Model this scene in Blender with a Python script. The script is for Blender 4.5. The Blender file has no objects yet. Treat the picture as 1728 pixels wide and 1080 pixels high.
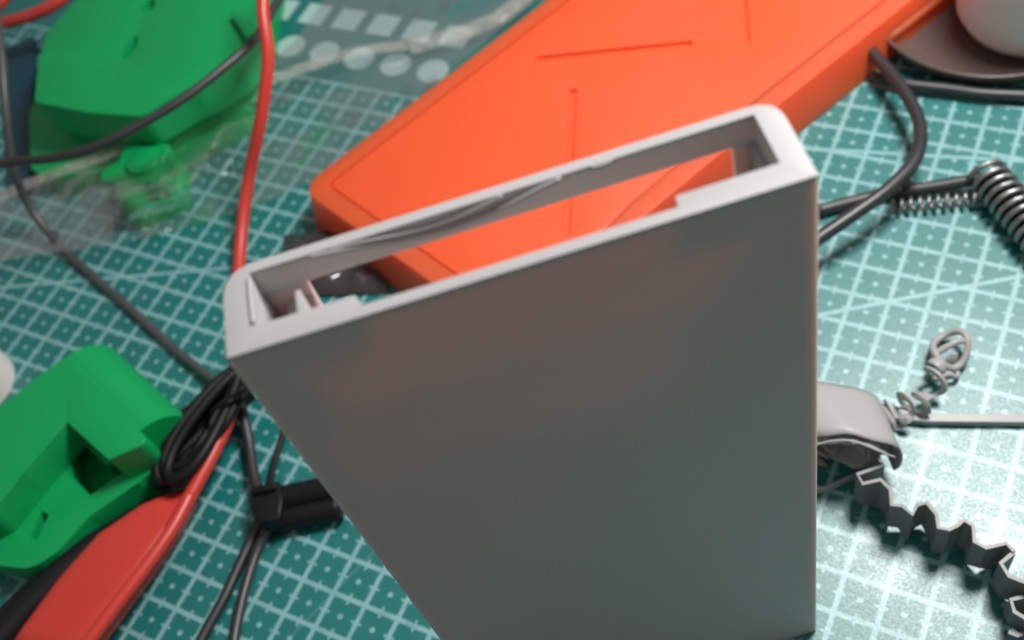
import bpy, bmesh, math, random
from mathutils import Vector, Matrix, noise
from mathutils.geometry import delaunay_2d_cdt
random.seed(7)
sc = bpy.context.scene
COL = sc.collection
S = 0.01                                   # everything below is written in centimetres

# ------------------------------------------------------------------ camera
CAM = Vector((13.735277, -5.99523867, 26.02973334))
CX = Vector((0.88617232, 0.4142904, -0.20751406))
CY = Vector((0.24152838, -0.79520615, -0.55615755))      # image down
CZ = Vector((-0.39542719, 0.44273089, -0.80475257))      # looking direction
F = 1829.58
cam_d = bpy.data.cameras.new('camera')
cam = bpy.data.objects.new('camera', cam_d); COL.objects.link(cam)
m = Matrix.Identity(4)
for i in range(3):
    m[i][0] = CX[i]; m[i][1] = -CY[i]; m[i][2] = -CZ[i]; m[i][3] = CAM[i] * S
cam.matrix_world = m
cam_d.sensor_width = 36; cam_d.lens = F / 1728 * 36
cam_d.clip_start = 0.01; cam_d.clip_end = 20
cam_d.dof.use_dof = True; cam_d.dof.focus_distance = 0.205; cam_d.dof.aperture_fstop = 17
sc.camera = cam

# ------------------------------------------------------------------ room light and the lamp
w = bpy.data.worlds.new('World'); sc.world = w; w.use_nodes = True
w.node_tree.nodes['Background'].inputs[0].default_value = (1.0, 0.99, 0.96, 1)
w.node_tree.nodes['Background'].inputs[1].default_value = 0.17
ld = bpy.data.lights.new('desk_lamp', 'AREA'); ld.shape = 'DISK'; ld.size = 0.125; ld.energy = 2.0
ld.color = (1.0, 0.985, 0.965)
lo = bpy.data.objects.new('desk_lamp', ld); COL.objects.link(lo)
lo.location = (0.15, 0.245, 0.40)
lo.rotation_euler = (Vector((0.09, 0.08, 0.0)) - Vector(lo.location)).to_track_quat('-Z', 'Y').to_euler()
sc.view_settings.view_transform = 'Standard'; sc.view_settings.look = 'None'
sc.view_settings.exposure = 0.12; sc.view_settings.gamma = 1.0
sc.cycles.max_bounces = 10; sc.cycles.transparent_max_bounces = 16

# ------------------------------------------------------------------ helpers
def at(x, y, z=0.0):
    d = CX * ((x - 864) / F) + CY * ((y - 540) / F) + CZ
    return CAM + d * ((z - CAM.z) / d.z)
def ats(pts, z=0.0): return [at(p[0], p[1], p[2] if len(p) > 2 else z) for p in pts]

def thing(name, label, cat, loc=(0, 0, 0), group=None):
    o = bpy.data.objects.new(name, None); COL.objects.link(o)
    o.empty_display_size = 0.01
    o.location = Vector(loc) * S
    o['label'] = label; o['category'] = cat
    if group: o['group'] = group
    return o
def origin(parent):
    v = Vector((0, 0, 0))
    while parent is not None: v += parent.location; parent = parent.parent
    return v
def obj(name, bm, mat, parent=None, smooth=False, kind=None):
    off = origin(parent)
    bmesh.ops.recalc_face_normals(bm, faces=bm.faces[:])
    for v in bm.verts: v.co = v.co * S - off
    me = bpy.data.meshes.new(name); bm.to_mesh(me); bm.free()
    if smooth:
        for p in me.polygons: p.use_smooth = True
        if smooth == 'auto': me.set_sharp_from_angle(angle=math.radians(38))
    me.materials.append(mat)
    o = bpy.data.objects.new(name, me); COL.objects.link(o)
    if parent: o.parent = parent
    if kind: o['kind'] = kind
    return o
def tag(o, label, cat, group=None):
    o['label'] = label; o['category'] = cat
    if group: o['group'] = group
    return o

def prism(bm, poly, z0, z1, holes=(), bevel=0, seg=2, fr=None, bottom=True, bevel_holes=True, bev_if=None):
    """poly (2D or 3D, z ignored) extruded z0..z1; fr maps (u, v, z) to the world"""
    fr = fr or (lambda u, v, z: Vector((u, v, z)))
    b = bmesh.new()
    loops = [poly] + list(holes)
    es = []; outer = set()
    allv = []
    for k, lp in enumerate(loops):
        vs = [b.verts.new((p[0], p[1], z1)) for p in lp]; allv += vs
        for i in range(len(vs)):
            e = b.edges.new((vs[i], vs[(i + 1) % len(vs)])); es.append(e)
            if k == 0 or bevel_holes: outer.add(e)
    if len(loops) == 1:
        f = b.faces.new([v for v in b.verts]); fs = [f]
    else:
        co = [Vector((v.co.x, v.co.y)) for v in allv]; ed = []; k0 = 0
        for lp in loops:
            ed += [(k0 + i, k0 + (i + 1) % len(lp)) for i in range(len(lp))]; k0 += len(lp)
        out = delaunay_2d_cdt(co, ed, [], 1, 1e-6); co, tri = out[0], out[2]
        b.clear(); allv = [b.verts.new((p.x, p.y, z1)) for p in co]
        def inside(p, lp):
            c = False
            for i in range(len(lp)):
                a, q = lp[i - 1], lp[i]
                if (a[1] > p[1]) != (q[1] > p[1]) and p[0] < (q[0] - a[0]) * (p[1] - a[1]) / (q[1] - a[1]) + a[0]: c = not c
            return c
        fs = []
        for t in tri:
            c = sum((co[i] for i in t), Vector((0, 0))) / 3
            if inside(c, poly) and not any(inside(c, h) for h in holes): fs.append(b.faces.new([allv[i] for i in t]))
        bmesh.ops.delete(b, geom=[v for v in b.verts if not v.link_faces], context='VERTS')
        outer = {e for e in b.edges if len(e.link_faces) == 1}
    bmesh.ops.recalc_face_normals(b, faces=b.faces[:])
    if fs[0].normal.z < 0: bmesh.ops.reverse_faces(b, faces=b.faces[:])
    r = bmesh.ops.extrude_face_region(b, geom=b.faces[:], use_keep_orig=True)
    for g in r['geom']:
        if isinstance(g, bmesh.types.BMVert): g.co.z = z0
    if bevel:
        bmesh.ops.bevel(b, geom=[e for e in outer if e.is_valid and (bev_if is None or bev_if(*[v.co for v in e.verts]))], offset=bevel, segments=seg, profile=0.5, affect='EDGES', clamp_overlap=True)
    if not bottom:
        bmesh.ops.delete(b, geom=[f for f in b.faces if all(abs(v.co.z - z0) < 1e-6 for v in f.verts)], context='FACES_ONLY')
    for v in b.verts: v.co = fr(*v.co)
    me = bpy.data.meshes.new('tmp'); b.to_mesh(me); b.free(); bm.from_mesh(me); bpy.data.meshes.remove(me)
    return bm
def NB(): return bmesh.new()
def boxm(bm, u0, u1, v0, v1, z0, z1, fr=None, bevel=0):
    return prism(bm, [(u0, v0), (u1, v0), (u1, v1), (u0, v1)], z0, z1, fr=fr, bevel=bevel)

def smooth_path(pts, n=8, closed=False):
    P = [Vector(p) for p in pts]; out = []; L = len(P)
    rng = range(L if closed else L - 1)
    for i in rng:
        if closed: a, b, c, d = P[i - 1], P[i], P[(i + 1) % L], P[(i + 2) % L]
        else: a, b, c, d = P[max(i - 1, 0)], P[i], P[i + 1], P[min(i + 2, L - 1)]
        for k in range(n):
            t = k / n
            out.append(0.5 * ((2 * b) + (c - a) * t + (2 * a - 5 * b + 4 * c - d) * t * t + (3 * b - a - 3 * c + d) * t ** 3))
    if not closed: out.append(P[-1])
    return out
def tube(bm, pts, r, n=8, seg=10, closed=False, flat=1.0, up=None, raw=False):
    P = [Vector(p) for p in pts] if raw else smooth_path(pts, n, closed)
    N = len(P); R = r if callable(r) else (lambda t: r)
    rings = []; nrm = None
    for i in range(N):
        if closed: tg = P[(i + 1) % N] - P[i - 1]
        else: tg = P[min(i + 1, N - 1)] - P[max(i - 1, 0)]
        tg.normalize()
        if nrm is None or up is not None:
            a = Vector(up) if up is not None else (Vector((0, 0, 1)) if abs(tg.z) < 0.9 else Vector((1, 0, 0)))
            nrm = (a - tg * a.dot(tg)).normalized()
        else: nrm = (nrm - tg * nrm.dot(tg)).normalized()
        bi = tg.cross(nrm); rr = R(i / max(1, N - 1))
        rings.append([bm.verts.new(P[i] + (nrm * math.cos(2 * math.pi * k / seg) * flat + bi * math.sin(2 * math.pi * k / seg)) * rr) for k in range(seg)])
    for i in range(N if closed else N - 1):
        A, B = rings[i], rings[(i + 1) % N]
        for k in range(seg): bm.faces.new((A[k], A[(k + 1) % seg], B[(k + 1) % seg], B[k]))
    if not closed: bm.faces.new(rings[0][::-1]); bm.faces.new(rings[-1])
    return bm
def lathe(bm, c, prof, seg=56):
    rings = []
    for r, z in prof:
        rings.append([bm.verts.new((c[0] + max(r, 1e-3) * math.cos(2 * math.pi * k / seg), c[1] + max(r, 1e-3) * math.sin(2 * math.pi * k / seg), c[2] + z)) for k in range(seg)])
    for A, B in zip(rings, rings[1:]):
        for k in range(seg): bm.faces.new((A[k], A[(k + 1) % seg], B[(k + 1) % seg], B[k]))
    return bm
def ribbon(bm, pts, h, t, fr=None):
    """a thin standing strip: path pts (on the top edge), height h downwards, thickness t"""
    P = [Vector(p) for p in pts]; N = len(P); q = []
    for i in range(N):
        tg = (P[min(i + 1, N - 1)] - P[max(i - 1, 0)]); tg.z = 0; tg.normalize()
        s = Vector((-tg.y, tg.x, 0)) * (t / 2); hh = h(i) if callable(h) else h
        dn = Vector((0, 0, -hh))
        q.append([bm.verts.new(P[i] + s), bm.verts.new(P[i] - s), bm.verts.new(P[i] - s + dn), bm.verts.new(P[i] + s + dn)])
    for A, B in zip(q, q[1:]):
        for k in range(4): bm.faces.new((A[k], A[(k + 1) % 4], B[(k + 1) % 4], B[k]))
    bm.faces.new(q[0]); bm.faces.new(q[-1][::-1])
    return bm
def round_poly(poly, r, n=5):
    out = []; L = len(poly)
    for i in range(L):
        rr = r[i] if isinstance(r, (list, tuple)) else r
        p = Vector(poly[i][:2]); a = Vector(poly[i - 1][:2]) - p; b = Vector(poly[(i + 1) % L][:2]) - p
        if rr <= 0: out.append(p); continue
        d = min(rr, a.length * .48, b.length * .48); A = p + a.normalized() * d; B = p + b.normalized() * d
        for k in range(n + 1):
            t = k / n; out.append((1 - t) ** 2 * A + 2 * t * (1 - t) * p + t * t * B)
    return out
def inset(poly, d):
    """shift every edge of a convex-ish polygon inwards"""
    L = len(poly); P = [Vector(p[:2]) for p in poly]
    area = sum(P[i].x * P[(i + 1) % L].y - P[(i + 1) % L].x * P[i].y for i in range(L))
    sg = 1 if area > 0 else -1; out = []
    for i in range(L):
        e0 = (P[i] - P[i - 1]).normalized(); e1 = (P[(i + 1) % L] - P[i]).normalized()
        n0 = Vector((-e0.y, e0.x)) * sg; n1 = Vector((-e1.y, e1.x)) * sg
        k = (n0 + n1); k = k / max(0.2, (1 + n0.dot(n1)))
        out.append(P[i] + k * d)
    return out

# ------------------------------------------------------------------ materials
class NT:
    def __init__(s, name):
        s.m = bpy.data.materials.new(name); s.m.use_nodes = True
        s.t = s.m.node_tree; s.b = s.t.nodes['Principled BSDF']; s.out = s.t.nodes['Material Output']
    def n(s, kind, **k):
        nd = s.t.nodes.new(kind)
        for a, v in k.items(): setattr(nd, a, v)
        return nd
    def link(s, a, b): s.t.links.new(a, b)
    def math(s, op, a, b=None, c=None):
        nd = s.n('ShaderNodeMath', operation=op)
        for i, v in enumerate((a, b, c)):
            if v is None: continue
            if isinstance(v, (int, float)): nd.inputs[i].default_value = v
            else: s.link(v, nd.inputs[i])
        return nd.outputs[0]
    def step(s, v, lo, hi, a=1.0, b=0.0):      # smooth a -> b between lo and hi
        nd = s.n('ShaderNodeMapRange', interpolation_type='SMOOTHSTEP')
        s.link(v, nd.inputs[0])
        for i, q in enumerate((lo, hi, a, b)): nd.inputs[i + 1].default_value = q
        return nd.outputs[0]
    def mix(s, f, a, b):
        nd = s.n('ShaderNodeMix', data_type='RGBA')
        if isinstance(f, (int, float)): nd.inputs[0].default_value = f
        else: s.link(f, nd.inputs[0])
        for i, v in ((6, a), (7, b)):
            if isinstance(v, tuple): nd.inputs[i].default_value = v if len(v) == 4 else v + (1,)
            else: s.link(v, nd.inputs[i])
        return nd.outputs[2]
    def noise(s, scale, detail=3, rough=.5, coord=None):
        nd = s.n('ShaderNodeTexNoise'); nd.inputs['Scale'].default_value = scale
        nd.inputs['Detail'].default_value = detail; nd.inputs['Roughness'].default_value = rough
        s.link(coord if coord is not None else s.co(), nd.inputs['Vector']); return nd.outputs['Fac']
    def co(s):
        if not hasattr(s, '_g'): s._g = s.n('ShaderNodeNewGeometry').outputs['Position']
        return s._g
    def bump(s, h, strength, dist=0.001, normal=None):
        nd = s.n('ShaderNodeBump'); nd.inputs['Strength'].default_value = strength; nd.inputs['Distance'].default_value = dist
        s.link(h, nd.inputs['Height'])
        if normal is not None: s.link(normal, nd.inputs['Normal'])
        return nd.outputs[0]

def plastic(name, col, rough=.45, var=.12, nscale=140, bump=.15, layers=0, spec=.5, transl=0, tcol=None, sss=0, coat=0):
    s = NT(name); b = s.b
    n1 = s.noise(nscale * .25, 4); n2 = s.noise(nscale * 8, 3)
    lo = tuple(c * (1 - var) for c in col); hi = tuple(min(1, c * (1 + var)) for c in col)
    s.link(s.mix(n1, lo, hi), b.inputs['Base Color'])
    s.link(s.step(n1, .3, .7, rough - .05, rough + .06), b.inputs['Roughness'])
    b.inputs['Specular IOR Level'].default_value = spec
    h = n2
    if layers:
        sp = s.n('ShaderNodeSeparateXYZ'); s.link(s.co(), sp.inputs[0])
        wv = s.math('SINE', s.math('MULTIPLY', s.math('ADD', sp.outputs[2], s.math('MULTIPLY', n1, .0006)), 2 * math.pi / (layers * S)))
        nb = s.bump(wv, .25, .00006); nn = s.bump(n2, bump, .0001, nb)
    else: nn = s.bump(n2, bump, .0001)
    s.link(nn, b.inputs['Normal'])
    if coat: b.inputs['Coat Weight'].default_value = coat; b.inputs['Coat Roughness'].default_value = .15
    if transl:
        tr = s.n('ShaderNodeBsdfTranslucent'); tr.inputs[0].default_value = (tcol or col) + (1,)
        mx = s.n('ShaderNodeMixShader'); mx.inputs[0].default_value = transl
        s.link(b.outputs[0], mx.inputs[1]); s.link(tr.outputs[0], mx.inputs[2]); s.link(mx.outputs[0], s.out.inputs[0])
    return s.m
def deep(m, w, rad, sc_=.01):
    b = m.node_tree.nodes['Principled BSDF']; b.inputs['Subsurface Weight'].default_value = w
    b.inputs['Subsurface Radius'].default_value = rad; b.inputs['Subsurface Scale'].default_value = sc_
    return m
def metal(name, col, rough):
    s = NT(name); b = s.b; b.inputs['Metallic'].default_value = 1
    n1 = s.noise(400, 4)
    s.link(s.mix(n1, tuple(c * .8 for c in col), col), b.inputs['Base Color'])
    s.link(s.step(n1, .3, .7, rough * .7, rough * 1.3), b.inputs['Roughness'])
    return s.m

def mat_cutting():
    s = NT('mat_print'); b = s.b
    sp = s.n('ShaderNodeSeparateXYZ'); s.link(s.co(), sp.inputs[0])
    x = s.math('MULTIPLY', sp.outputs[0], 100); y = s.math('MULTIPLY', sp.outputs[1], 100)
    # print edges are never razor sharp: let the ink edge wander a little
    wob = s.math('MULTIPLY', s.math('SUBTRACT', s.noise(900, 2), .5), .035)
    dx = s.math('ADD', s.math('PINGPONG', x, .5), wob); dy = s.math('ADD', s.math('PINGPONG', y, .5), wob)
    hx = s.math('SUBTRACT', .5, dx); hy = s.math('SUBTRACT', .5, dy)
    mx = lambda *a: __import__('functools').reduce(lambda p, q: s.math('MAXIMUM', p, q), a)
    line = mx(s.step(dx, .042, .088), s.step(dy, .042, .088))
    tx = s.math('MULTIPLY', s.step(hx, .015, .05), s.step(dy, .12, .19))
    ty = s.math('MULTIPLY', s.step(hy, .015, .05), s.step(dx, .12, .19))
    dot = s.step(s.math('SQRT', s.math('ADD', s.math('POWER', hx, 2), s.math('POWER', hy, 2))), .055, .095)
    grid = mx(line, tx, ty, dot)
    # blank field under the template shapes
    blank = s.math('MULTIPLY', s.math('GREATER_THAN', y, 16.05), s.math('LESS_THAN', x, -3.9))
    grid = s.math('MULTIPLY', grid, s.math('SUBTRACT', 1, blank))
    def diag(px, py, ang, x0, x1, w0=.04, w1=.085):
        c, q = math.cos(math.radians(ang)), math.sin(math.radians(ang))
        d = s.math('ABSOLUTE', s.math('ADD', s.math('ADD', s.math('MULTIPLY', x, -q), s.math('MULTIPLY', y, c)), q * px - c * py))
        return s.math('MULTIPLY', s.step(d, w0, w1), s.math('MULTIPLY', s.math('GREATER_THAN', x, x0), s.math('LESS_THAN', x, x1)))
    dg = mx(diag(10.15, 11.53, 30.3, 7, 30), diag(-12.52, 6.1, 21.7, -20, 0), diag(7.4, 16.96, 9.3, 4, 14))
    cuts = mx(*[s.math('MULTIPLY', diag(px, py, an, x0, x1, .006, .022), .45) for px, py, an, x0, x1 in ((0, -1, 71, -.6, 1.2), (-2.5, 1.2, 18, -6, .5), (12.5, 9.2, -37, 10.5, 14.6), (14, 6.1, 12, 11.8, 17), (11, 15.5, 64, 10.2, 12.1), (-9, 8.4, -22, -12, -6.2), (13, 4.1, 49, 12.2, 15))])
    ink = mx(grid, dg, cuts)
    # worn, patchy ink
    ink = s.math('MULTIPLY', ink, s.step(s.noise(260, 4), .25, .6, .70, .98))
    n1 = s.noise(35, 4)
    base = s.mix(n1, (.0005, .150, .140), (.001, .200, .188))
    s.link(s.mix(ink, base, (.25, .50, .51)), b.inputs['Base Color'])
    # pebbled vinyl
    fine = s.noise(2200, 2, .6); med = s.noise(700, 2, .5)
    hsum = s.math('ADD', s.math('MULTIPLY', fine, .6), med)
    s.link(s.bump(hsum, .20, .00022), b.inputs['Normal'])
    s.link(s.math('ADD', s.step(s.noise(1500, 2), .3, .7, .31, .44), s.step(s.noise(55, 5, .65), .45, .7, .07, 0.0)), b.inputs['Roughness'])
    b.inputs['Specular IOR Level'].default_value = .85
    b.inputs['Coat Weight'].default_value = .42; b.inputs['Coat Roughness'].default_value = .36
    return s.m
def mat_film():
    s = NT('clear_film')
    n1 = s.noise(90, 4, .6); n2 = s.noise(320, 3, .6)
    h = s.math('ADD', n1, s.math('MULTIPLY', n2, .35))
    nb = s.bump(h, .55, .0022)
    gl = s.n('ShaderNodeBsdfGlossy'); gl.inputs['Roughness'].default_value = .10; gl.inputs[0].default_value = (1, 1, 1, 1); s.link(nb, gl.inputs['Normal'])
    df = s.n('ShaderNodeBsdfDiffuse'); df.inputs[0].default_value = (.75, .72, .70, 1)
    tp = s.n('ShaderNodeBsdfTransparent'); tp.inputs[0].default_value = (.985, .98, .975, 1)
    a = s.n('ShaderNodeMixShader'); a.inputs[0].default_value = .045; s.link(tp.outputs[0], a.inputs[1]); s.link(df.outputs[0], a.inputs[2])
    fr = s.n('ShaderNodeFresnel'); fr.inputs[0].default_value = 1.45; s.link(nb, fr.inputs['Normal'])
    c = s.n('ShaderNodeMixShader'); s.link(s.math('MULTIPLY', fr.outputs[0], .45), c.inputs[0]); s.link(a.outputs[0], c.inputs[1]); s.link(gl.outputs[0], c.inputs[2])
    s.link(c.outputs[0], s.out.inputs[0])
    return s.m

def film_edge():
    s = NT('film_edge'); b = s.b
    b.inputs['Base Color'].default_value = (.70, .63, .58, 1); b.inputs['Roughness'].default_value = .18
    n1 = s.noise(260, 4, .6); s.link(s.bump(n1, .6, .0012), b.inputs['Normal'])
    tp = s.n('ShaderNodeBsdfTransparent'); mx = s.n('ShaderNodeMixShader')
    s.link(s.step(n1, .35, .7, .12, .34), mx.inputs[0]); s.link(tp.outputs[0], mx.inputs[1]); s.link(b.outputs[0], mx.inputs[2])
    s.link(mx.outputs[0], s.out.inputs[0]); return s.m

def film_glint():
    s = NT('film_glint_cap')
    gl = s.n('ShaderNodeBsdfGlossy'); gl.inputs['Roughness'].default_value = .06
    tp = s.n('ShaderNodeBsdfTransparent'); mx = s.n('ShaderNodeMixShader'); mx.inputs[0].default_value = .32
    s.link(tp.outputs[0], mx.inputs[1]); s.link(gl.outputs[0], mx.inputs[2]); s.link(mx.outputs[0], s.out.inputs[0]); return s.m

M = dict(
    mat=mat_cutting(),
    table=plastic('table_wood', (.10, .085, .07), .5),
    ink=plastic('template_ink', (.42, .62, .61), .45, .08),
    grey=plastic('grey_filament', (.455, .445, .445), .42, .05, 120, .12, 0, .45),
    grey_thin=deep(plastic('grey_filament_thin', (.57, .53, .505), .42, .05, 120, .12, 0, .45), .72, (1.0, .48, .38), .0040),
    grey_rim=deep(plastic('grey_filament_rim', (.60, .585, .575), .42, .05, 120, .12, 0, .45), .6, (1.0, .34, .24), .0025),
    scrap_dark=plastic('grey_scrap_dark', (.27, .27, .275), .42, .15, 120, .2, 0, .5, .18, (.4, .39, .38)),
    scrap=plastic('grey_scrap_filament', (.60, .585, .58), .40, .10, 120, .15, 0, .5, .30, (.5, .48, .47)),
    orange_lid=plastic('orange_plastic', (.93, .108, .026), .48, .04, 60, .25, 0, .7),
    orange=deep(plastic('orange_wall_plastic', (.95, .112, .028), .48, .04, 60, .25, 0, .7), .85, (1.0, .12, .04), .012),
    green=plastic('green_filament', (.001, .37, .10), .42, .06, 90, .2, .06, .5),
    wire=plastic('grey_black_rubber', (.075, .075, .078), .42, .2, 120, .2, 0, .7),
    red=plastic('red_silicone', (.66, .055, .04), .36, .06, 90, .15, 0, .5),
    black=plastic('black_rubber', (.028, .028, .030), .45, .3, 120, .25, 0, .8),
    dark=plastic('dark_plastic', (.009, .009, .010), .48, .25, 120, .25, 0, .3),
    white=plastic('white_plastic', (.90, .80, .77), .35, .04, 60, .1, 0, .5),  # white, with pink bounce from the orange box put into the colour
    dish=plastic('smoky_plastic', (.13, .095, .085), .25, .08, 60, .1, 0, .6),
    wrapper=plastic('smoky_wrapper', (.055, .045, .045), .22, .3, 90, .3, 0, .8),
    blue=plastic('dark_blue_card', (.010, .055, .085), .45, .2),
    steel=metal('spring_steel', (.42, .43, .42), .5),
    brass=metal('copper_jaw', (.75, .48, .36), .3),
    film=mat_film(),
    seam=film_edge(),
    glint=film_glint(),
)

# ------------------------------------------------------------------ table and cutting mat
o = obj('table_top', boxm(NB(), -75, 70, -40, 90, -3.0, -0.31), M['table']); o['kind'] = 'structure'
mat_t = thing('cutting_mat', 'green self-healing cutting mat printed with a white centimetre grid, lying under everything', 'cutting mat', (0, 0, -.3))
obj('mat_sheet', boxm(NB(), -38, 42, -16, 46, -.3, 0), M['mat'], mat_t)
for k in range(6):
    x = -14.5 + 1.6 * k
    obj('printed_square', boxm(NB(), x - .55, x + .55, 18.7, 19.8, .001, .006), M['ink'], mat_t)
    x = -14.54 + 1.6 * k
    if k < 7:
        obj('printed_circle', prism(NB(), [(x + .6 * math.cos(a * math.pi / 16), 17.4 + .58 * math.sin(a * math.pi / 16)) for a in range(32)], .001, .006), M['ink'], mat_t)

# ------------------------------------------------------------------ the grey printed case
T = Vector((5.29114842, -1.83875616, 15.55)); FR_ = Vector((11.38608082, 2.85724935, 15.55))
UP = -Vector((0.02401804, -0.02745496, -0.99933446)).normalized()
UU = (FR_ - T).normalized(); VV = UP.cross(UU).normalized()
WID = 7.69; DEP = 1.49; LEN = 15.56
def cf(u, v, z): return T + UU * u + VV * v + UP * z          # z = 0 on the rim, negative downwards
def cfz(u, z, v): return T + UU * u + VV * v + UP * z         # profile drawn in the face, extruded in depth
case = thing('printed_case', 'tall grey 3D-printed case standing upright on the mat, open slot in its top rim', 'case', (T + UU * WID / 2 - UP * LEN))
outer = round_poly([(0, 0), (WID, 0), (WID, DEP), (0, DEP)], [0.03, 0.03, .40, .50], 6)
frame = [(1.72, .38), (1.76, .36), (1.78, .18), (0, .18)] + [tuple(p) for p in outer if p[1] > .5][::-1] + [(WID, .18), (5.96, .18), (5.98, .37), (7.34, .38), (7.34, 1.325), (.38, 1.32), (.42, .385)]
slot = [(1.72, .38), (1.76, .36), (1.78, .18), (5.96, .18), (5.98, .37), (7.34, .38), (7.34, 1.325), (.38, 1.32), (.42, .385)]
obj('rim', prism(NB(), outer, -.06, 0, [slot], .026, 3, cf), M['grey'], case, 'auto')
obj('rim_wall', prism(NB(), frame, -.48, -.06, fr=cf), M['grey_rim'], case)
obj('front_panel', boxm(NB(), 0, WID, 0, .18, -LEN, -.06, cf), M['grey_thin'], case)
obj('side_wall', prism(NB(), [(0, .18), (.40, .18), (.40, 1.46)] + [p for p in outer if p[0] < .38 and p[1] > .9 and p[1] < 1.46], -LEN, -.48, fr=cf), M['grey'], case)
obj('side_wall', prism(NB(), [(WID, .18)] + [p for p in outer if p[0] > WID - .41 and p[1] > .9 and p[1] < 1.488] + [(WID - .42, 1.488), (WID - .42, .18)], -LEN, -.48, fr=cf), M['grey'], case)
bp = [(.40, -LEN), (7.27, -LEN), (7.27, -.48), (7.04, -.48), (7.06, -1.5), (.98, -1.5), (.98, -.48), (.40, -.48)]
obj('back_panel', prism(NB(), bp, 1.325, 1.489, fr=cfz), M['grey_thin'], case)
obj('base_wall', boxm(NB(), .40, 7.27, .18, 1.325, -LEN, -LEN + .3, cf), M['grey'], case)
obj('inner_step', boxm(NB(), .62, .98, .30, 1.325, -1.9, -.75, cf), M['grey'], case)
obj('inner_rib', prism(NB(), [(.95, .37), (1.13, .37), (1.02, .82), (.95, .82)], -1.3, -.06, bevel=.015, fr=cf), M['grey'], case, 'auto')
obj('raised_bead', tube(NB(), [cf(.385, .42, .0), cf(.375, .8, .005), cf(.37, 1.22, .0)], .035, 4, 8), M['grey'], case, True)
# drooping strands under the back of the rim: the printing defect
def strand(u0, u1, z0, sag, r, v=1.235, ph=.5):
    pts = []
    for k in range(15):
        t = k / 14; pts.append(cf(u0 + (u1 - u0) * t, v - .02 * math.sin(math.pi * t), z0 - sag * math.sin(math.pi * t ** ph) ** 1.3))
    return tube(NB(), pts, r, 3, 6, flat=1.6)
obj('loose_strand', strand(1.2, 4.7, -.02, .26, .030, 1.275, 1.15), M['grey'], case, True)
obj('loose_strand', strand(1.5, 3.9, -.02, .13, .020, 1.295, 1.3), M['grey'], case, True)
obj('nick', strand(5.12, 5.42, -.02, .015, .03, 1.31), M['grey'], case, True)

# ------------------------------------------------------------------ orange box behind the case
zt = 1.5
c_l = at(506, 318, zt); c_r = Vector((2.35, 6.75, zt)); r1 = at(1319, 172, zt); r2 = at(1532, 4, zt)
l2 = at(922, 0, zt); ul = (l2 - c_l).normalized()
far_r = r2 + (r2 - r1).normalized() * 9; far_l = l2 + ul * 10
r0 = at(1093, 359, zt)
body = [c_l, c_r, r0, r1, r2, far_r, far_l]
raw = [p.xy for p in body]
body = round_poly(body, [.85, .9, 0, 0, 0, .8, .8], 7)
cor = [.35, .4, 0, 0, 0, .4, .4]
ring_in = round_poly(inset(raw, .62), cor); lid = round_poly(inset(raw, .68), cor)
oc = thing('orange_box', 'flat orange plastic box with shallow grooves in its lid, lying behind the grey case', 'plastic box', (0, 15, 0))
on_rim = lambda p: min((body[k] - p.xy).length for k in range(len(body))) < .02
bb = prism(NB(), body, 0, zt, [ring_in], .26, 5, bev_if=lambda a, b: on_rim(a) and on_rim(b))
wide = inset(body, -.34)
for v in bb.verts:                       # moulded draft: the walls lean outwards towards the table
    if v.co.z < 1e-4:
        i = min(range(len(body)), key=lambda k: (body[k] - v.co.xy).length)
        if (body[i] - v.co.xy).length < .02: v.co.x, v.co.y = wide[i]
obj('box_body', bb, M['orange'], oc, 'auto')
obj('lid_base', prism(NB(), round_poly(inset(raw, .615), cor), .2, zt - .13), M['orange_lid'], oc)
def slot_poly(a, b, wd):
    a = at(*a, zt).xy; b = at(*b, zt).xy; d = (b - a).normalized(); n = Vector((-d.y, d.x)) * wd / 2
    return [a + n, a - n, b - n, b + n]
grooves = [slot_poly((906, 99), (1168, 73), .26), slot_poly((967, 150), (955, 395), .24), slot_poly((1259, 72), (1247, -60), .26)]
obj('lid_panel', prism(NB(), lid, zt - .126, zt, grooves, .04, 3), M['orange_lid'], oc, 'auto')
rr = [at(1497, 66, .75), at(1600, -14, .75), at(1720, -110, .75)]
obj('side_rail', tube(NB(), rr, .16, 4, 8), M['orange'], oc, True)

wr = at(560, 452, 0)
wp = thing('plastic_wrapper', 'dark crumpled scrap of plastic wrapper seen through the slot, left of the orange box', 'wrapper', wr)
def crumple():
    bm = NB(); g = []; c = at(566, 446, 0)
    for i in range(25):
        row = []
        for j in range(19):
            x = -2.0 + 4.0 * i / 24; y = -1.3 + 2.6 * j / 18
            e = max(0, 1 - (abs(x) / 2.05) ** 4) * max(0, 1 - (abs(y) / 1.35) ** 4)
            z = .04 + e * (.32 + .42 * noise.noise(Vector((x * 1.1, y * 1.3, 2))) + .30 * abs(noise.noise(Vector((x * 2.3, y * 2.1, 5)))))
            row.append(bm.verts.new((c.x + x * .94 - y * .34 + .15 * noise.noise(Vector((y * 2, x, 9))), c.y + x * .34 + y * .94, max(.03, z))))
        g.append(row)
    for i in range(24):
        for j in range(18): bm.faces.new((g[i][j], g[i + 1][j], g[i + 1][j + 1], g[i][j + 1]))
    return bm
wo = obj('wrapper_sheet', crumple(), M['wrapper'], wp, 'auto')

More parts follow.
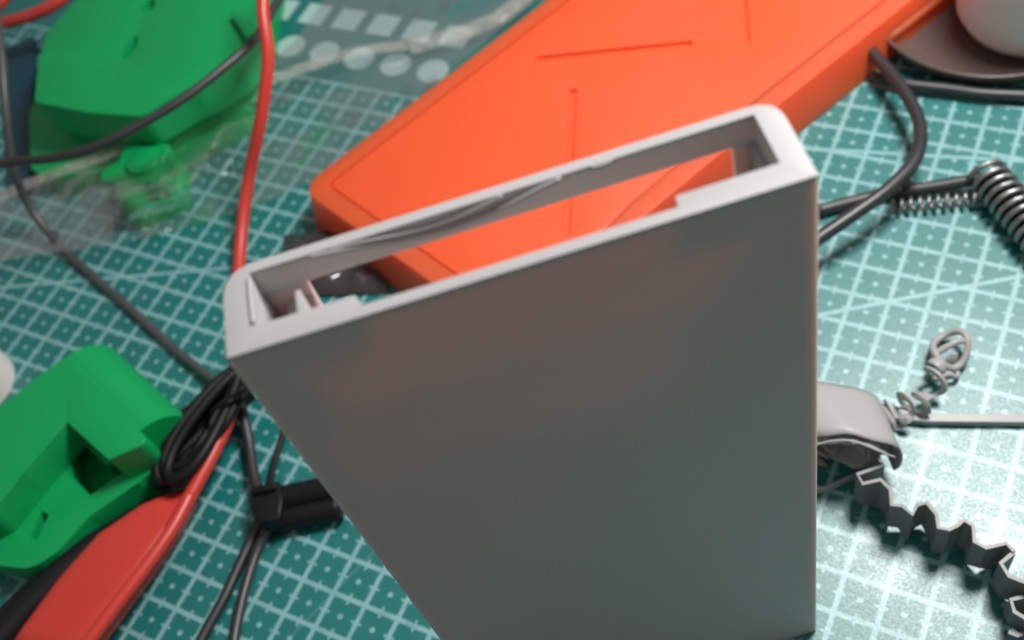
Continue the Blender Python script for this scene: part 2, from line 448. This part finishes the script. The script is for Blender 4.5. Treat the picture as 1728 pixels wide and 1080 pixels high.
# ------------------------------------------------------------------ green printed bracket, upper left
gb = thing('green_bracket', 'large green 3D-printed bracket under the clear film, stepped plate with a small oval hole', 'printed part', at(230, 160))
base_p = [at(48, 190, .9), at(50, 288, .9), at(105, 300, .9), at(275, 272, .9), at(418, 192, .9), at(440, 120, .9), at(470, -40, .9), at(150, -40, .9)]
obj('base_plate', prism(NB(), round_poly(base_p, .4), 0, .9, bevel=.08), M['green'], gb, 'auto')
zb = 3.0
top_p = [at(58, 172, zb), at(66, 100, zb), at(80, 55, zb), at(128, 0, zb), at(200, -60, zb), at(420, -60, zb), at(432, 60, zb), at(402, 100, zb), at(335, 142, zb), at(300, 158, zb), at(238, 196, zb), at(150, 190, zb)]
def hole(x, y, rx, ry, n=14):
    c = at(x, y, zb); return [(c.x + .957 * rx * math.cos(t) + .29 * ry * math.sin(t), c.y + .29 * rx * math.cos(t) - .957 * ry * math.sin(t)) for t in [2 * math.pi * k / n for k in range(n)]]
obj('raised_block', prism(NB(), round_poly(top_p, .25), 1.6, zb, [hole(219, 80, .24, .62), hole(250, 10, .26, .36)], .07, 2), M['green'], gb, 'auto')
cr = inset(round_poly(top_p, .25), .25)
obj('block_core', prism(NB(), cr, .9, 1.6), M['green'], gb)
obj('notch_wall', prism(NB(), [at(388, 20, zb + .35), at(398, 16, zb + .35), at(424, 58, zb + .35), at(414, 62, zb + .35)], zb, zb + .35, bevel=.03), M['green'], gb)
kb = thing('lobed_part', 'small lobed green part beside the lower edge of the large green bracket', 'printed part', at(235, 310))
kc = at(232, 285, 1.5)
def lobes(r, a, n=60, ph=.5): return [(kc.x + (r + a * math.cos(5 * t + ph)) * math.cos(t), kc.y + (r + a * math.cos(5 * t + ph)) * math.sin(t)) for t in [2 * math.pi * k / n for k in range(n)]]
obj('knob_head', prism(NB(), lobes(1.15, .22), .7, 1.6, bevel=.10, seg=3), M['green'], kb, 'auto')
obj('knob_base', prism(NB(), lobes(1.35, .10), 0, .7, bevel=.04), M['green'], kb, 'auto')
obj('knob_cap', lathe(NB(), (kc.x + .2, kc.y + .25, 1.6), [(.62, -.02), (.62, .16), (.54, .22), (0.0, .22)], 24), M['green'], kb, 'auto')
bl = thing('blue_card', 'dark blue strip lying at the left beside the large green bracket', 'card', at(30, 180))
obj('card_sheet', prism(NB(), [at(12, 92), at(64, 72), at(60, 330), at(22, 330)], .02, .35, bevel=.03), M['blue'], bl)

# ------------------------------------------------------------------ green printed block, lower left
zg = 2.3
gk = thing('green_block', 'green 3D-printed block with an angular recess, lying at the left beside the coiled black cable', 'printed part', at(130, 780))
def up(pts, z): return [at(p[0], p[1], z) for p in pts]
blk = up([(-110, 770), (112, 598), (228, 712), (246, 742), (238, 752), (182, 776), (112, 712), (38, 800), (-20, 872), (-110, 890)], zg)
obj('block_body', prism(NB(), round_poly(blk, [.1, .3, .2, .1, .08, .05, .06, .06, .2, .1], 3), 1.1, zg, bevel=.09, seg=3), M['green'], gk, 'auto')
flr = up([(-110, 780), (116, 602), (246, 706), (272, 735), (282, 772), (236, 812), (150, 872), (96, 932), (52, 960), (10, 956), (-110, 930)], 1.1)
obj('block_floor', prism(NB(), round_poly(flr, [.1, .2, .2, .2, .25, .1, .1, .15, .3, .2, .1], 4), .3, 1.1, [up([(113, 722), (177, 784), (236, 757), (247, 769), (152, 836), (124, 806)], 1.1), up([(50, 905), (70, 862), (82, 868), (62, 912)], 1.1)], .06, 3), M['green'], gk, 'auto')  # larger hole is added to imitate the upper block's shadow in the recess
obj('block_base', prism(NB(), inset(round_poly(flr, .2, 4), .06), .03, .3), M['green'], gk)
# rounded flank falling to the right of the recess
def flank():
    bm = NB(); a = at(118, 603, zg); b = at(232, 716, zg); d = (b - a).normalized(); n = Vector((d.y, -d.x, 0))
    if n.dot(Vector((1, .6, 0))) < 0: n = -n
    R_ = 1.25; q = []
    for P in (a - d * .1, b + d * .25):
        ring = [bm.verts.new(Vector((P.x, P.y, 0)) - n * .2 + Vector((0, 0, .05)))]
        for k in range(13):
            t = math.pi / 2 * k / 12
            ring.append(bm.verts.new(Vector((P.x, P.y, 0)) + n * (R_ * math.sin(t) * .92 - .05) + Vector((0, 0, zg - R_ + R_ * math.cos(t) - .012))))
        ring.append(bm.verts.new(Vector((P.x, P.y, 0)) + n * (R_ * .92 - .05) + Vector((0, 0, .05))))
        q.append(ring)
    A, B = q
    for k in range(len(A)): bm.faces.new((A[k], A[(k + 1) % len(A)], B[(k + 1) % len(B)], B[k]))
    bm.faces.new(A); bm.faces.new(B[::-1]); return bm
obj('rounded_flank', flank(), M['green'], gk, 'auto')

# ------------------------------------------------------------------ white cap at the left edge
wc = at(-40, 655, 0)
wt = thing('white_jar', 'white rounded jar top behind the green block at the left edge', 'jar', wc)
obj('cap_shell', lathe(NB(), (wc.x, wc.y, 0), [(1.35, .02), (1.38, .9), (1.34, 1.35), (1.2, 1.6), (.95, 1.72), (0, 1.76)], 48), M['white'], wt, True)

# ------------------------------------------------------------------ red lead with its clip
rl = thing('red_clip_lead', 'red test lead curving past the case and ending in a flat red clip boot', 'test lead', at(160, 1000))
wire = [(470, -130, 6.5), (444, 0, 5.6), (452, 95, 4.6), (440, 200, 3.2), (420, 300, 1.6), (408, 390, .7), (403, 470, .35), (403, 560, .3), (402, 640, .5), (388, 700, .9), (362, 760, 1.0), (322, 835, 1.0), (290, 890, 1.0)]
obj('wire', tube(NB(), ats(wire), .205, 8, 12), M['red'], rl, True)
def boot():
    bm = NB(); secs = [((322, 838), (309, 826), .85), ((290, 895), (240, 850), 1.0), ((252, 950), (165, 900), 1.15), ((200, 1018), (98, 975), 1.25), ((150, 1085), (35, 1060), 1.3), ((110, 1140), (5, 1105), 1.3)]
    rings = []
    for (rx, ry), (lx, ly), h in secs:
        Rr = at(rx, ry, h * .8); L = at(lx, ly, h * .8); c = (Rr + L) / 2; s = (Rr - L) / 2; ring = []
        for k in range(28):
            t = 2 * math.pi * k / 28
            ca, sa = math.cos(t), math.sin(t)
            xx = math.copysign(abs(ca) ** .55, ca); zz = math.copysign(abs(sa) ** .55, sa)
            ring.append(bm.verts.new(Vector((c.x, c.y, 0)) + Vector((s.x, s.y, 0)) * xx + Vector((0, 0, h * .55 + h * .45 * zz * (1 - .12 * (1 - abs(ca)))))))
        rings.append(ring)
    for A, B in zip(rings, rings[1:]):
        for k in range(28): bm.faces.new((A[k], A[(k + 1) % 28], B[(k + 1) % 28], B[k]))
    bm.faces.new(rings[0][::-1]); bm.faces.new(rings[-1]); return bm
bt = obj('clip_boot', boot(), M['red'], rl, True)
obj('edge_bead', tube(NB(), ats([(322, 834, 1.02), (292, 890, 1.1), (252, 948, 1.2), (200, 1016, 1.3), (150, 1083, 1.35), (112, 1138, 1.35)]), .19, 6, 12), M['red'], rl, True)
for dx in (0, 26):
    obj('jaw', prism(NB(), up([(12 + dx, 1062), (30 + dx, 1052), (0 + dx, 1120), (-22 + dx, 1130)], .8), .45, .75, bevel=.04), M['brass'], rl)

rw = thing('red_loop_wire', 'thin red wire looping in shadow at the upper left corner', 'wire', at(40, 30))
obj('wire', tube(NB(), ats([(-60, 55, 2.0), (0, 40, 2.0), (50, 27, 2.2), (100, 2, 2.4), (150, -40, 2.4)]), .24, 8, 10), M['red'], rw, True)
obj('wire', tube(NB(), ats([(-40, 40, 2.2), (0, 5, 2.4), (30, -30, 2.6)]), .24, 8, 10), M['red'], rw, True)

# ------------------------------------------------------------------ black cables on the left
bw = thing('black_wire', 'long black wire running across the mat from the upper left to the coiled bundle', 'wire', at(180, 480))
obj('wire', tube(NB(), ats([(-14, -30, 6.0), (2, 90, 5.2), (10, 190, 4.2), (22, 280, 2.8), (48, 345, 1.3), (95, 408, .35), (150, 460, .16), (230, 530, .15), (300, 594, .15), (350, 634, .25), (372, 650, .5)]), .15, 8, 10), M['wire'], bw, True)
bw2 = thing('black_cable', 'thick black cable crossing over the large green bracket', 'cable', at(240, 230))
obj('cable', tube(NB(), ats([(-40, 282, 4.1), (30, 272, 4.1), (95, 266, 4.2), (160, 248, 4.2), (230, 214, 4.2), (310, 166, 4.2), (380, 112, 4.2), (430, 66, 4.1), (470, 0, 4.0), (500, -60, 4.0)]), .15, 8, 10), M['black'], bw2, True)

bd = thing('cable_bundle', 'coiled black cable tied in a bundle between the green block and the grey case', 'cable', at(335, 720))
ax = Vector((125, -185)).normalized(); ay = Vector((ax.y, -ax.x))
for k in range(13):
    c = Vector((340 + random.uniform(-6, 6), 722 + random.uniform(-8, 8))); a = random.uniform(78, 118); b = random.uniform(4, 34); tw = random.uniform(-.22, .22); pts = []
    for j in range(18):
        t = 2 * math.pi * j / 18
        lx = a * math.cos(t); ly = b * math.sin(t) * (1 - .35 * math.cos(t))
        p = c + ax * (lx * math.cos(tw) - ly * math.sin(tw)) + ay * (lx * math.sin(tw) + ly * math.cos(tw))
        pts.append(at(p.x, p.y, 0.18 + .10 * k + .08 * math.sin(2 * t + k)))
    obj('cable_loop', tube(NB(), pts, .155, 4, 8, True), M['dark'], bd, True)
obj('cable_tie', tube(NB(), ats([(352, 700, .3), (358, 692, 1.55), (392, 668, 1.75), (418, 650, 1.6), (424, 656, .4)]), .10, 6, 8, flat=.5), M['dark'], bd, True)
obj('tie_head', prism(NB(), up([(398, 662), (414, 648), (424, 660), (408, 674)], 1.7), 1.3, 1.75, bevel=.05), M['dark'], bd)
obj('lead_out', tube(NB(), ats([(396, 640, .9), (408, 690, .7), (420, 745, .4), (428, 800, .4), (440, 838, .5)]), .165, 6, 8), M['black'], bd, True)
obj('lead_out', tube(NB(), ats([(500, 690, .4), (482, 722, .2), (466, 770, .18), (456, 812, .3), (452, 838, .5)]), .10, 6, 8), M['dark'], bd, True)

pl = thing('black_plug', 'black plug with two thin leads, partly tucked under the left edge of the grey case', 'plug', at(470, 850))
obj('plug_body', prism(NB(), up([(424, 822), (470, 812), (478, 846), (472, 878), (436, 884), (424, 862)], .9), .05, .95, bevel=.08, seg=3), M['dark'], pl, 'auto')
obj('front_bar', tube(NB(), ats([(427, 830, 1.0), (447, 826, 1.02), (467, 821, 1.0)]), .10, 4, 8), M['dark'], pl, True)
obj('sleeve', tube(NB(), ats([(462, 846, .5), (510, 835, .5), (570, 822, .5), (640, 800, .5)]), .38, 5, 14), M['dark'], pl, True)
obj('sleeve', tube(NB(), ats([(470, 878, .35), (520, 868, .35), (575, 856, .35)]), .34, 5, 12), M['dark'], pl, True)
obj('lead', tube(NB(), ats([(440, 876, .4), (424, 910, .2), (402, 958, .16), (378, 1010, .16), (345, 1070, .16), (310, 1140, .16)]), .155, 6, 8), M['black'], pl, True)
obj('lead', tube(NB(), ats([(458, 876, .4), (438, 920, .2), (422, 965, .16), (408, 1015, .16), (396, 1075, .16), (388, 1140, .16)]), .155, 6, 8), M['black'], pl, True)

bc = thing('black_clip', 'black clip boot lying in the dark gap between the green block and the red boot', 'clip', at(50, 1000))
obj('clip_boot', tube(NB(), ats([(255, 858, .35), (205, 892, .4), (140, 940, .45), (60, 1015, .5), (-10, 1090, .55)]), lambda t: .25 + .40 * t, 6, 14), M['dark'], bc, True)

# ------------------------------------------------------------------ clear plastic bag, upper left
def bag_h(p):
    x, y = p.x, p.y
    g = math.exp(-(((x + 16) / 5.6) ** 4 + ((y - 13.5) / 5.0) ** 4))
    k = math.exp(-(((x - kc.x) / 2.6) ** 4 + ((y - kc.y) / 2.6) ** 4))
    wv = noise.noise(Vector((x * .35, y * .35, 3.1))) * .35 + noise.noise(Vector((x * .9, y * .9, 7.7))) * .16
    return max(.10, .30 + .95 * g + 1.75 * k * (1 - g) + wv)
bag = thing('clear_bag', 'crumpled clear plastic bag spread over the mat and the large green bracket', 'plastic bag', at(450, 200))
low = [(-60, 452), (60, 430), (180, 415), (300, 388), (420, 352), (500, 318), (560, 282), (640, 215), (740, 135), (880, 20), (960, -40)]
def low_y(px):
    for a, b in zip(low, low[1:]):
        if a[0] <= px <= b[0]: return a[1] + (b[1] - a[1]) * (px - a[0]) / (b[0] - a[0])
    return low[-1][1]
hi = [(-60, 352), (60, 306), (150, 272), (230, 240), (330, 190), (430, 130), (500, 66), (560, -20), (600, -90)]
def hi_y(px):
    for a, b in zip(hi, hi[1:]):
        if a[0] <= px <= b[0]: return a[1] + (b[1] - a[1]) * (px - a[0]) / (b[0] - a[0])
    return -90
bm = NB(); NX, NY = 110, 60; gr = []
for i in range(NX + 1):
    px = -60 + 1010 * i / NX; ly = low_y(px); col = []
    for j in range(NY + 1):
        py = ly + (hi_y(px) - ly) * j / NY; q = at(px, py, 0)
        for _ in range(8): q = at(px, py, bag_h(q))
        col.append(bm.verts.new(q))
    gr.append(col)
for i in range(NX):
    for j in range(NY): bm.faces.new((gr[i][j], gr[i + 1][j], gr[i + 1][j + 1], gr[i][j + 1]))
obj('film', bm, M['film'], bag, True)
def on_bag(px, py, dz):
    q = at(px, py, 0)
    for _ in range(8): q = at(px, py, bag_h(q) + dz)
    return q
obj('seam', tube(NB(), [on_bag(x, y, .12) for x, y in [(-30, 345), (60, 305), (150, 272), (230, 240), (330, 192), (440, 142), (530, 108), (610, 85), (690, 76)]], .30, 6, 10, flat=.22, up=(0, 0, 1)), M['seam'], bag, True)
obj('fold', tube(NB(), [on_bag(x, y, .2) for x, y in [(690, 80), (740, 66), (800, 48), (850, 24), (890, -10), (930, -50)]], .42, 6, 12, flat=.45, up=(0, 0, 1)), M['seam'], bag, True)

def glint_cap(px, py, r):  # small glossy caps added to the film so the lamp shows as glints
    bm = NB(); c = on_bag(px, py, .01); RB = .55; rings = [[bm.verts.new(c + Vector((0, 0, RB - math.sqrt(RB * RB - 0) + r * r / (2 * RB))))]]
    for j in range(1, 5):
        q = r * j / 4; rings.append([bm.verts.new(c + Vector((q * math.cos(2 * math.pi * k / 14), q * math.sin(2 * math.pi * k / 14), (r * r - q * q) / (2 * RB)))) for k in range(14)])
    for k in range(14): bm.faces.new((rings[0][0], rings[1][k], rings[1][(k + 1) % 14]))
    for A, B in zip(rings[1:], rings[2:]):
        for k in range(14): bm.faces.new((A[k], B[k], B[(k + 1) % 14], A[(k + 1) % 14]))
    return bm
for px, py, r in [(286, 317, .30), (330, 303, .26), (462, 246, .22), (597, 190, .28), (561, 205, .20), (687, 151, .30), (730, 138, .26), (677, 79, .26), (664, 8, .24), (702, 22, .2), (750, 8, .24), (640, 240, .2)]:
    obj('film_glint_cap', glint_cap(px, py, r), M['glint'], bag, True)

# ------------------------------------------------------------------ upper right: pot on its dish, cables, springs
dc = at(1690, 148, .3) + Vector((-.29, .957, 0)) * 3.7; dc.z = 0
ds = thing('round_dish', 'shallow smoky round dish under the white pot, in the shade of the orange box', 'dish', dc)
obj('dish_bowl', lathe(NB(), dc, [(0, .06), (2.9, .06), (3.5, .25), (3.75, .75), (3.68, .80), (3.4, .42), (2.8, .22), (0, .2)], 64), M['dish'], ds, True)
pc = at(1752, 112, .3) + Vector((-.29, .957, 0)) * 2.2; pc.z = .22
pt = thing('white_pot', 'white rounded pot standing on the smoky dish at the upper right corner', 'pot', pc)
obj('pot_body', lathe(NB(), pc, [(0, 0.0), (1.5, .02), (2.0, .25), (2.25, .7), (2.35, 1.4), (2.35, 4.6), (2.2, 5.0), (1.9, 5.1), (0, 5.1)], 64), M['white'], pt, True)

cb = thing('black_cable_loop', 'black cable looping out from under the orange box to behind the grey case', 'cable', at(1540, 250))
obj('cable', tube(NB(), ats([(1440, 60, .5), (1480, 98, .8), (1524, 152, 1.0), (1552, 210, 1.1), (1545, 268, 1.3), (1500, 318, 1.35), (1440, 362, 1.3), (1370, 410, 1.2), (1300, 460, 1.1)]), .20, 8, 12), M['black'], cb, True)
cb2 = thing('flat_black_cable', 'black cable lying under the dish and running off the right edge', 'cable', at(1640, 150))
obj('cable', tube(NB(), ats([(1470, 128, .3), (1530, 142, .3), (1600, 150, .3), (1660, 158, .3), (1760, 162, .3)]), .17, 6, 10), M['black'], cb2, True)
cb3 = thing('spring_cable', 'short black cable running from the looped cable into the thick steel spring', 'cable', at(1520, 330))
obj('cable', tube(NB(), ats([(1380, 356, .2), (1440, 340, .2), (1500, 326, .22), (1570, 316, .3), (1640, 304, .45), (1668, 300, .5)]), .19, 6, 10), M['black'], cb3, True)
def spring(bm, a, b, R_, r, turns, seg=14):
    a = Vector(a); b = Vector(b); d = (b - a).normalized(); n = d.cross(Vector((0, 0, 1))).normalized(); u = n.cross(d)
    pts = [a + (b - a) * (k / (turns * seg)) + (n * math.cos(2 * math.pi * k / seg) + u * math.sin(2 * math.pi * k / seg)) * R_ for k in range(turns * seg + 1)]
    return tube(bm, pts, r, 1, 6, raw=True)
sg = thing('steel_spring', 'thick steel coil spring at the right edge, lying below the dish', 'spring', at(1690, 340))
obj('coil', spring(NB(), at(1662, 292, .62), at(1790, 440, .62), .50, .09, 12), M['steel'], sg, True)
obj('core', tube(NB(), [at(1668, 300, .6), at(1790, 440, .6)], .40, 2, 10), M['dark'], sg, True)
ss = thing('small_spring', 'small silver coil spring lying beside the black cable loop', 'spring', at(1580, 345))
obj('coil', spring(NB(), at(1502, 350, .24), at(1655, 334, .24), .20, .06, 10), M['steel'], ss, True)

# ------------------------------------------------------------------ right: torn-off support scraps
def zig(name, label, px, h, ztop, t=.09):
    P = [at(x, y, ztop) for x, y in px]
    o = thing(name, label, 'support strip', (P[0].x, P[0].y, 0), 'zigzag support strips torn off a print')
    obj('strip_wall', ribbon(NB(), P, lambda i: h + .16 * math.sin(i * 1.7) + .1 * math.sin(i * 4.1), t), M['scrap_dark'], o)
    return o
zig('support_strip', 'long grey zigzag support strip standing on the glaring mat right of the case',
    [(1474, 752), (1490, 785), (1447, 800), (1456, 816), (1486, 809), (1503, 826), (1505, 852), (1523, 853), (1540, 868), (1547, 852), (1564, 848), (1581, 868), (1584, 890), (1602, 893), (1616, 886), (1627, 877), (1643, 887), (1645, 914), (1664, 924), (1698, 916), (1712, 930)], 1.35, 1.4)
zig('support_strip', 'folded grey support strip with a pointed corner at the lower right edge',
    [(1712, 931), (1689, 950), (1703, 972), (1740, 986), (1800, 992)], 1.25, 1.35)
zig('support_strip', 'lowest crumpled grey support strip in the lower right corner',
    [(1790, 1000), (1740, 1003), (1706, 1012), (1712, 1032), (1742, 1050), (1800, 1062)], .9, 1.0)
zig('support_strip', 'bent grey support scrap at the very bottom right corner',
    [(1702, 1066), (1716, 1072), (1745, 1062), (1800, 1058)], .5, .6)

ar = thing('curled_scrap', 'hollow curled grey scrap with loose strands, leaning beside the right side of the case', 'printed scrap', at(1420, 780))
c0 = at(1424, 792, 0); dirf = Vector((.22, -.97, 0)).normalized(); side = Vector((-dirf.y, dirf.x, 0))
def spiral(r0, r1, turns, a0, front, back, jit, n=40, zc=1.05):
    bm = NB(); N = int(n * turns); rows = []
    for i in range(N + 1):
        t = i / N; a = a0 + 2 * math.pi * turns * t; rr = r0 + (r1 - r0) * t
        wob = 1 + .05 * noise.noise(Vector((math.cos(a) * 1.7, math.sin(a) * 1.7, t * 3 + jit)))
        row = []
        for j in range(9):
            q = j / 8
            d = back + (front + jit * .25 * noise.noise(Vector((a * 1.3, jit, 2))) - back) * q
            tap = 1 + .42 * (1 - q)
            e_ = min(1, .80 + 1.1 * q); z = zc * (1 - .12 * (1 - q)) + rr * .84 * math.sin(a) * wob * (1 - .18 * (1 - q)) * e_; sh = -1.15 * (1 - q)
            row.append(bm.verts.new(c0 + side * (rr * math.cos(a) * wob * tap + sh) + Vector((0, 0, max(.02, z))) + dirf * d))
        rows.append(row)
    for A, B in zip(rows, rows[1:]):
        for j in range(8): bm.faces.new((A[j], A[j + 1], B[j + 1], B[j]))
    return bm
for nm, args in (('curled_shell', (1.34, 1.26, .78, -.15 * math.pi, .12, -1.55, 1.0)), ('inner_curl', (1.16, .85, 1.7, -.05 * math.pi, -.10, -1.4, 2.0)), ('inner_curl', (.78, .35, 1.3, .4 * math.pi, -.35, -1.35, 3.1))):
    so = obj(nm, spiral(*args), M['scrap'], ar, True)
    md = so.modifiers.new('thickness', 'SOLIDIFY'); md.thickness = .055 * S; md.offset = 0
for k in range(7):
    R_ = 1.27 - .075 * k; a0 = random.uniform(.10, .22); a1 = random.uniform(.70, .92); pts = []; off = .30 - .05 * k
    for j in range(11):
        a = math.pi * (a0 + (a1 - a0) * j / 10)
        pts.append(c0 + side * (R_ * math.cos(a)) + Vector((0, 0, 1.05 + R_ * .78 * math.sin(a) + .04 * noise.noise(Vector((j * .5, k * 3, 1))))) + dirf * (off + .06 * math.sin(j + k)))
    obj('loose_strand', tube(NB(), pts, .03, 3, 6), M['grey'], ar, True)
obj('torn_edge', ribbon(NB(), ats([(1370, 826, .3), (1392, 822, .3), (1412, 814, .3), (1428, 806, .3), (1446, 800, .3)]), .26, .05), M['grey'], ar)

tw = thing('twisted_scrap', 'small twisted grey scrap of filament pointing up from the curled scrap', 'printed scrap', at(1560, 650))
def twist():
    bm = NB(); pts = []
    base = ats([(1498, 712, .45), (1530, 692, .5), (1556, 664, .5), (1582, 626, .5), (1602, 592, .45)])
    P = smooth_path(base, 14); L = len(P)
    for i, p in enumerate(P):
        t = i / (L - 1); tg = (P[min(i + 1, L - 1)] - P[max(i - 1, 0)]).normalized(); n = tg.cross(Vector((0, 0, 1))).normalized(); u = n.cross(tg)
        rr = .27 + .13 * math.sin(23 * t) + .10 * noise.noise(Vector((t * 21, 1.3, 4))); a = 2 * math.pi * (5.2 * t + .25 * math.sin(17 * t))
        pts.append(p + n * math.cos(a) * rr + u * math.sin(a) * rr * .9)
    tube(bm, pts, lambda t: .11 + .05 * math.sin(41 * t), 2, 6, flat=.45); return bm
obj('twisted_ribbon', twist(), M['scrap'], tw, 'auto')
lp = at(1603, 588, .4)
obj('end_loop', tube(NB(), [lp + Vector((.42 * math.cos(a), .55 * math.sin(a), .18 * math.sin(2 * a))) for a in [2 * math.pi * k / 10 for k in range(10)]], .10, 4, 6, True), M['scrap'], tw, True)
obj('end_spur', tube(NB(), [lp + Vector((-.4, -.4, 0)), lp + Vector((.1, .1, .2)), lp + Vector((.4, .35, .0))], .09, 4, 6), M['scrap'], tw, True)
obj('hook', tube(NB(), ats([(1575, 640, .5), (1600, 632, .35), (1614, 636, .2), (1616, 628, .15)]), .07, 5, 6), M['scrap'], tw, True)

fs = thing('flat_strip', 'straight thin grey strip lying across the glare to the right edge', 'plastic strip', at(1620, 705))
obj('strip', prism(NB(), up([(1492, 672), (1520, 690), (1560, 697), (1800, 700), (1800, 714), (1560, 712), (1510, 706)], .22), .05, .24, bevel=.02), M['scrap'], fs)
